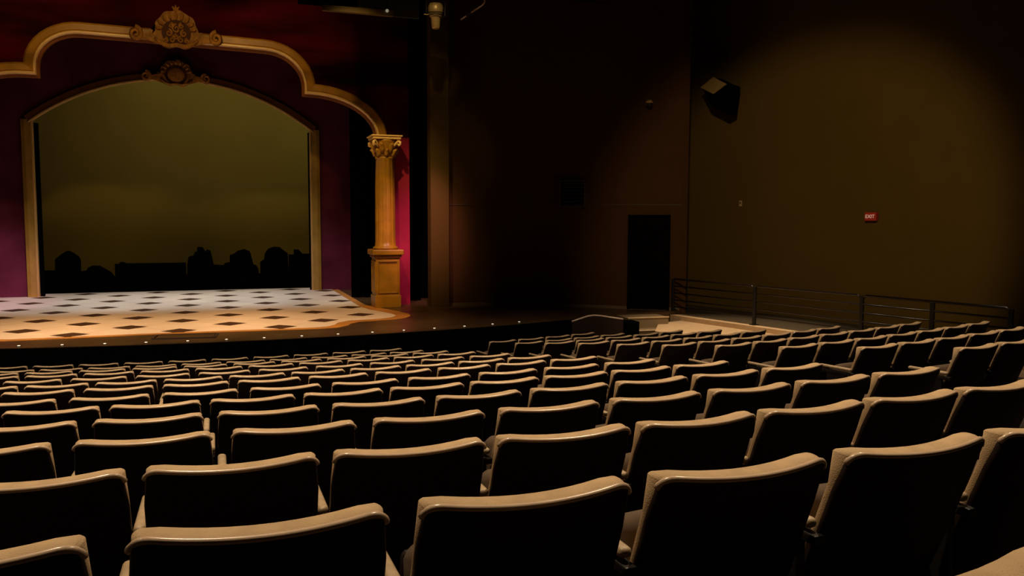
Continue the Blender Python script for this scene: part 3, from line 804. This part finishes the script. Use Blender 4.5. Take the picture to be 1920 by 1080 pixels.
W = .531
rowname = {12: 'front row at the stage', 11: 'second row from the stage', 10: 'third row from the stage', 9: 'fourth row from the stage',
           8: 'fifth row from the stage', 7: 'sixth row from the stage', 6: 'seventh row from the stage', 5: 'eighth row from the stage',
           4: 'ninth row from the stage', 3: 'tenth row from the stage', 2: 'eleventh row from the stage', 1: 'second nearest full row', 0: 'nearest full row', -1: 'row behind the nearest full row'}
def o_w(k): return words[k] if k < len(words) else 'last'
count = 0
for i, (p, e0, hh) in ROWS.items():
    found = []
    for j in range(0, 22):
        arc = -(e0 + j * p + W / 2); r = row_r(i)
        zt = floor_z(i) + TOP
        a = polar(r, TH0 + (arc - W / 2) / r); b = polar(r, TH0 + (arc + W / 2) / r)
        A = seen_x(a[0], a[1], zt); B = seen_x(b[0], b[1], zt)
        if A is None: continue
        if B is None: B = (99999, 0)
        if B[0] < (-4 if i < 2 else -70) or A[0] > 1925: continue
        if min(A[1], B[1]) > 1078 and i == -1 and B[1] > 1078: continue
        if min(A[1], B[1]) > 1085: continue
        found.append((j, arc))
    n = len(found)
    for q, (j, arc) in enumerate(found):
        if i >= 2:
            lb = 'black-backed tan seat, %s from aisle, centre block, %s' % (o_w(j), rowname[i])
        elif i == -1:
            lb = 'tan seat top cut off by the photo edge, behind the nearest full row'
        else:
            lb = 'tan seat with black back, %s from picture left in the %s' % (o_w(n - 1 - q), rowname[i])
        place(i, arc, lb, 'theater seats in centre block, ' + rowname[i], right_end=(j == 0), p=p)
        count += 1
NR = {3: 4, 4: 7, 5: 7, 6: 7, 7: 6, 8: 5, 9: 5, 10: 5, 11: 4, 12: 4}
for i, n in NR.items():
    for j in range(n):
        arc = .948 + .59 * j + W / 2; r = row_r(i)
        a = polar(r, TH0 + (arc - W / 2) / r); A = seen_x(a[0], a[1], floor_z(i) + TOP)
        if A[0] > 1918: continue
        place(i, arc, 'black-backed tan seat, %s from aisle, railing-side block, %s' % (o_w(j), rowname[i]),
              'theater seats in railing-side block, ' + rowname[i], right_end=(j == n - 1))
        count += 1
for p in protos: bpy.data.objects.remove(p)
print('SEATS', count)

# ---------------------------------------------------------------- lights
def spot(name, loc, tgt, power, col, size, blend=.6, rad=.12):
    d = bpy.data.lights.new(name, 'SPOT'); d.energy = power; d.color = col; d.spot_size = R(size); d.spot_blend = blend; d.shadow_soft_size = rad
    o = bpy.data.objects.new(name, d); C.objects.link(o); o.location = loc
    o.rotation_euler = (Vector(tgt) - Vector(loc)).to_track_quat('-Z', 'Y').to_euler(); return o
def area(name, loc, tgt, power, col, sx, sy, spread=180):
    d = bpy.data.lights.new(name, 'AREA'); d.energy = power; d.color = col; d.shape = 'RECTANGLE'; d.size = sx; d.size_y = sy; d.spread = R(spread)
    o = bpy.data.objects.new(name, d); C.objects.link(o); o.location = loc
    o.rotation_euler = (Vector(tgt) - Vector(loc)).to_track_quat('-Z', 'Y').to_euler(); return o
WARM = (1.0, .77, .52)
for k, (x, y) in enumerate([(-5.5, 5), (-.5, 4.5), (4.5, 4.5), (-5.5, 11), (-.5, 11), (5, 10.0)]):
    spot('house_downlight', (x, y, 9.1), (x, y + .3, 0), 1400 if y < 6 else 1080, WARM, 96, .6, .10)
spot('wall_wash', (2.5, 4.5, 8.9), (12.45, 16.0, 2.2), 2000, (1, .74, .42), 37, .5, .25)
spot('ramp_downlight', (10.2, 13.0, 9.2), (10.0, 14.6, .7), 3400, WARM, 36, .8, .1)
for x in (-4.2, -1.2, 1.8):
    spot('stage_front_wash', (x, 14.5, 9.0), (x, 17.9, SL), 2300, (1.0, .58, .27), 46, 1.0, .3)
for x in (-3.4, -.9, 1.8):
    spot('stage_top_wash', (x, 22.6, 9.0), (x, 23.6, SL), 1000, (1.0, .95, .92), 50, .7, .2)
spot('column_special', (1.9, 15.0, 8.9), (4.0, 20.4, 3.0), 1150, (1.0, .68, .24), 33, .8, .15)
spot('pilaster_light', (4.4, 14.0, 8.8), (5.25, 20.0, 4.6), 190, (1, .76, .40), 24, 1.0, .15)
spot('portal_red_wash', (4.0, 15.8, 6.9), (4.8, 20.7, 2.15), 1900, (1.0, .44, .55), 25, 1.0, .2)
for x, t, e_ in ((-2.2, -3.4, 420), (-1.0, -.8, 260), (.2, 1.6, 420)):
    spot('arch_light', (x, 15.2, 8.8), (t, 20.6, 6.7), e_, (1, .62, .24), 38, .9, .1)
for x, t, e_ in ((-1.0, -6.3, 4600), (0.5, 3.9, 800)):
    spot('purple_wash', (x, 13.6, 6.3), (t, 25.6, .6), e_, (1.0, .55, .75), 20, .9, .2)
area('cyc_light', (1.4, 26.4, 8.8), (1.6, 29.1, 3.4), 44, (1, .86, .50), 9, .6, 150)
spot('cyc_spot', (5.2, 26.4, 6.5), (2.4, 29.0, 5.0), 26, (1, .86, .42), 60, 1.0, .3)
spot('fixture_glint', (3.2, 13.0, 8.6), (4.42, 17.4, 7.2), 260, (1, .75, .4), 9, .9, .1)
spot('pipe_glint', (6.2, 14.0, 8.6), (5.2, 17.6, 7.4), 80, (1, .7, .45), 14, .9, .1)
spot('rail_glint', (12.3, 11.0, 7.5), (11.75, 10.6, 1.4), 300, (1, .8, .6), 26, .9, .05)
world = bpy.data.worlds.new('world'); bpy.context.scene.world = world; world.use_nodes = True
world.node_tree.nodes['Background'].inputs[0].default_value = (.02, .012, .006, 1)
world.node_tree.nodes['Background'].inputs[1].default_value = .0
sc = bpy.context.scene
sc.view_settings.view_transform = 'Standard'; sc.view_settings.look = 'None'; sc.view_settings.exposure = 0; sc.view_settings.gamma = 1
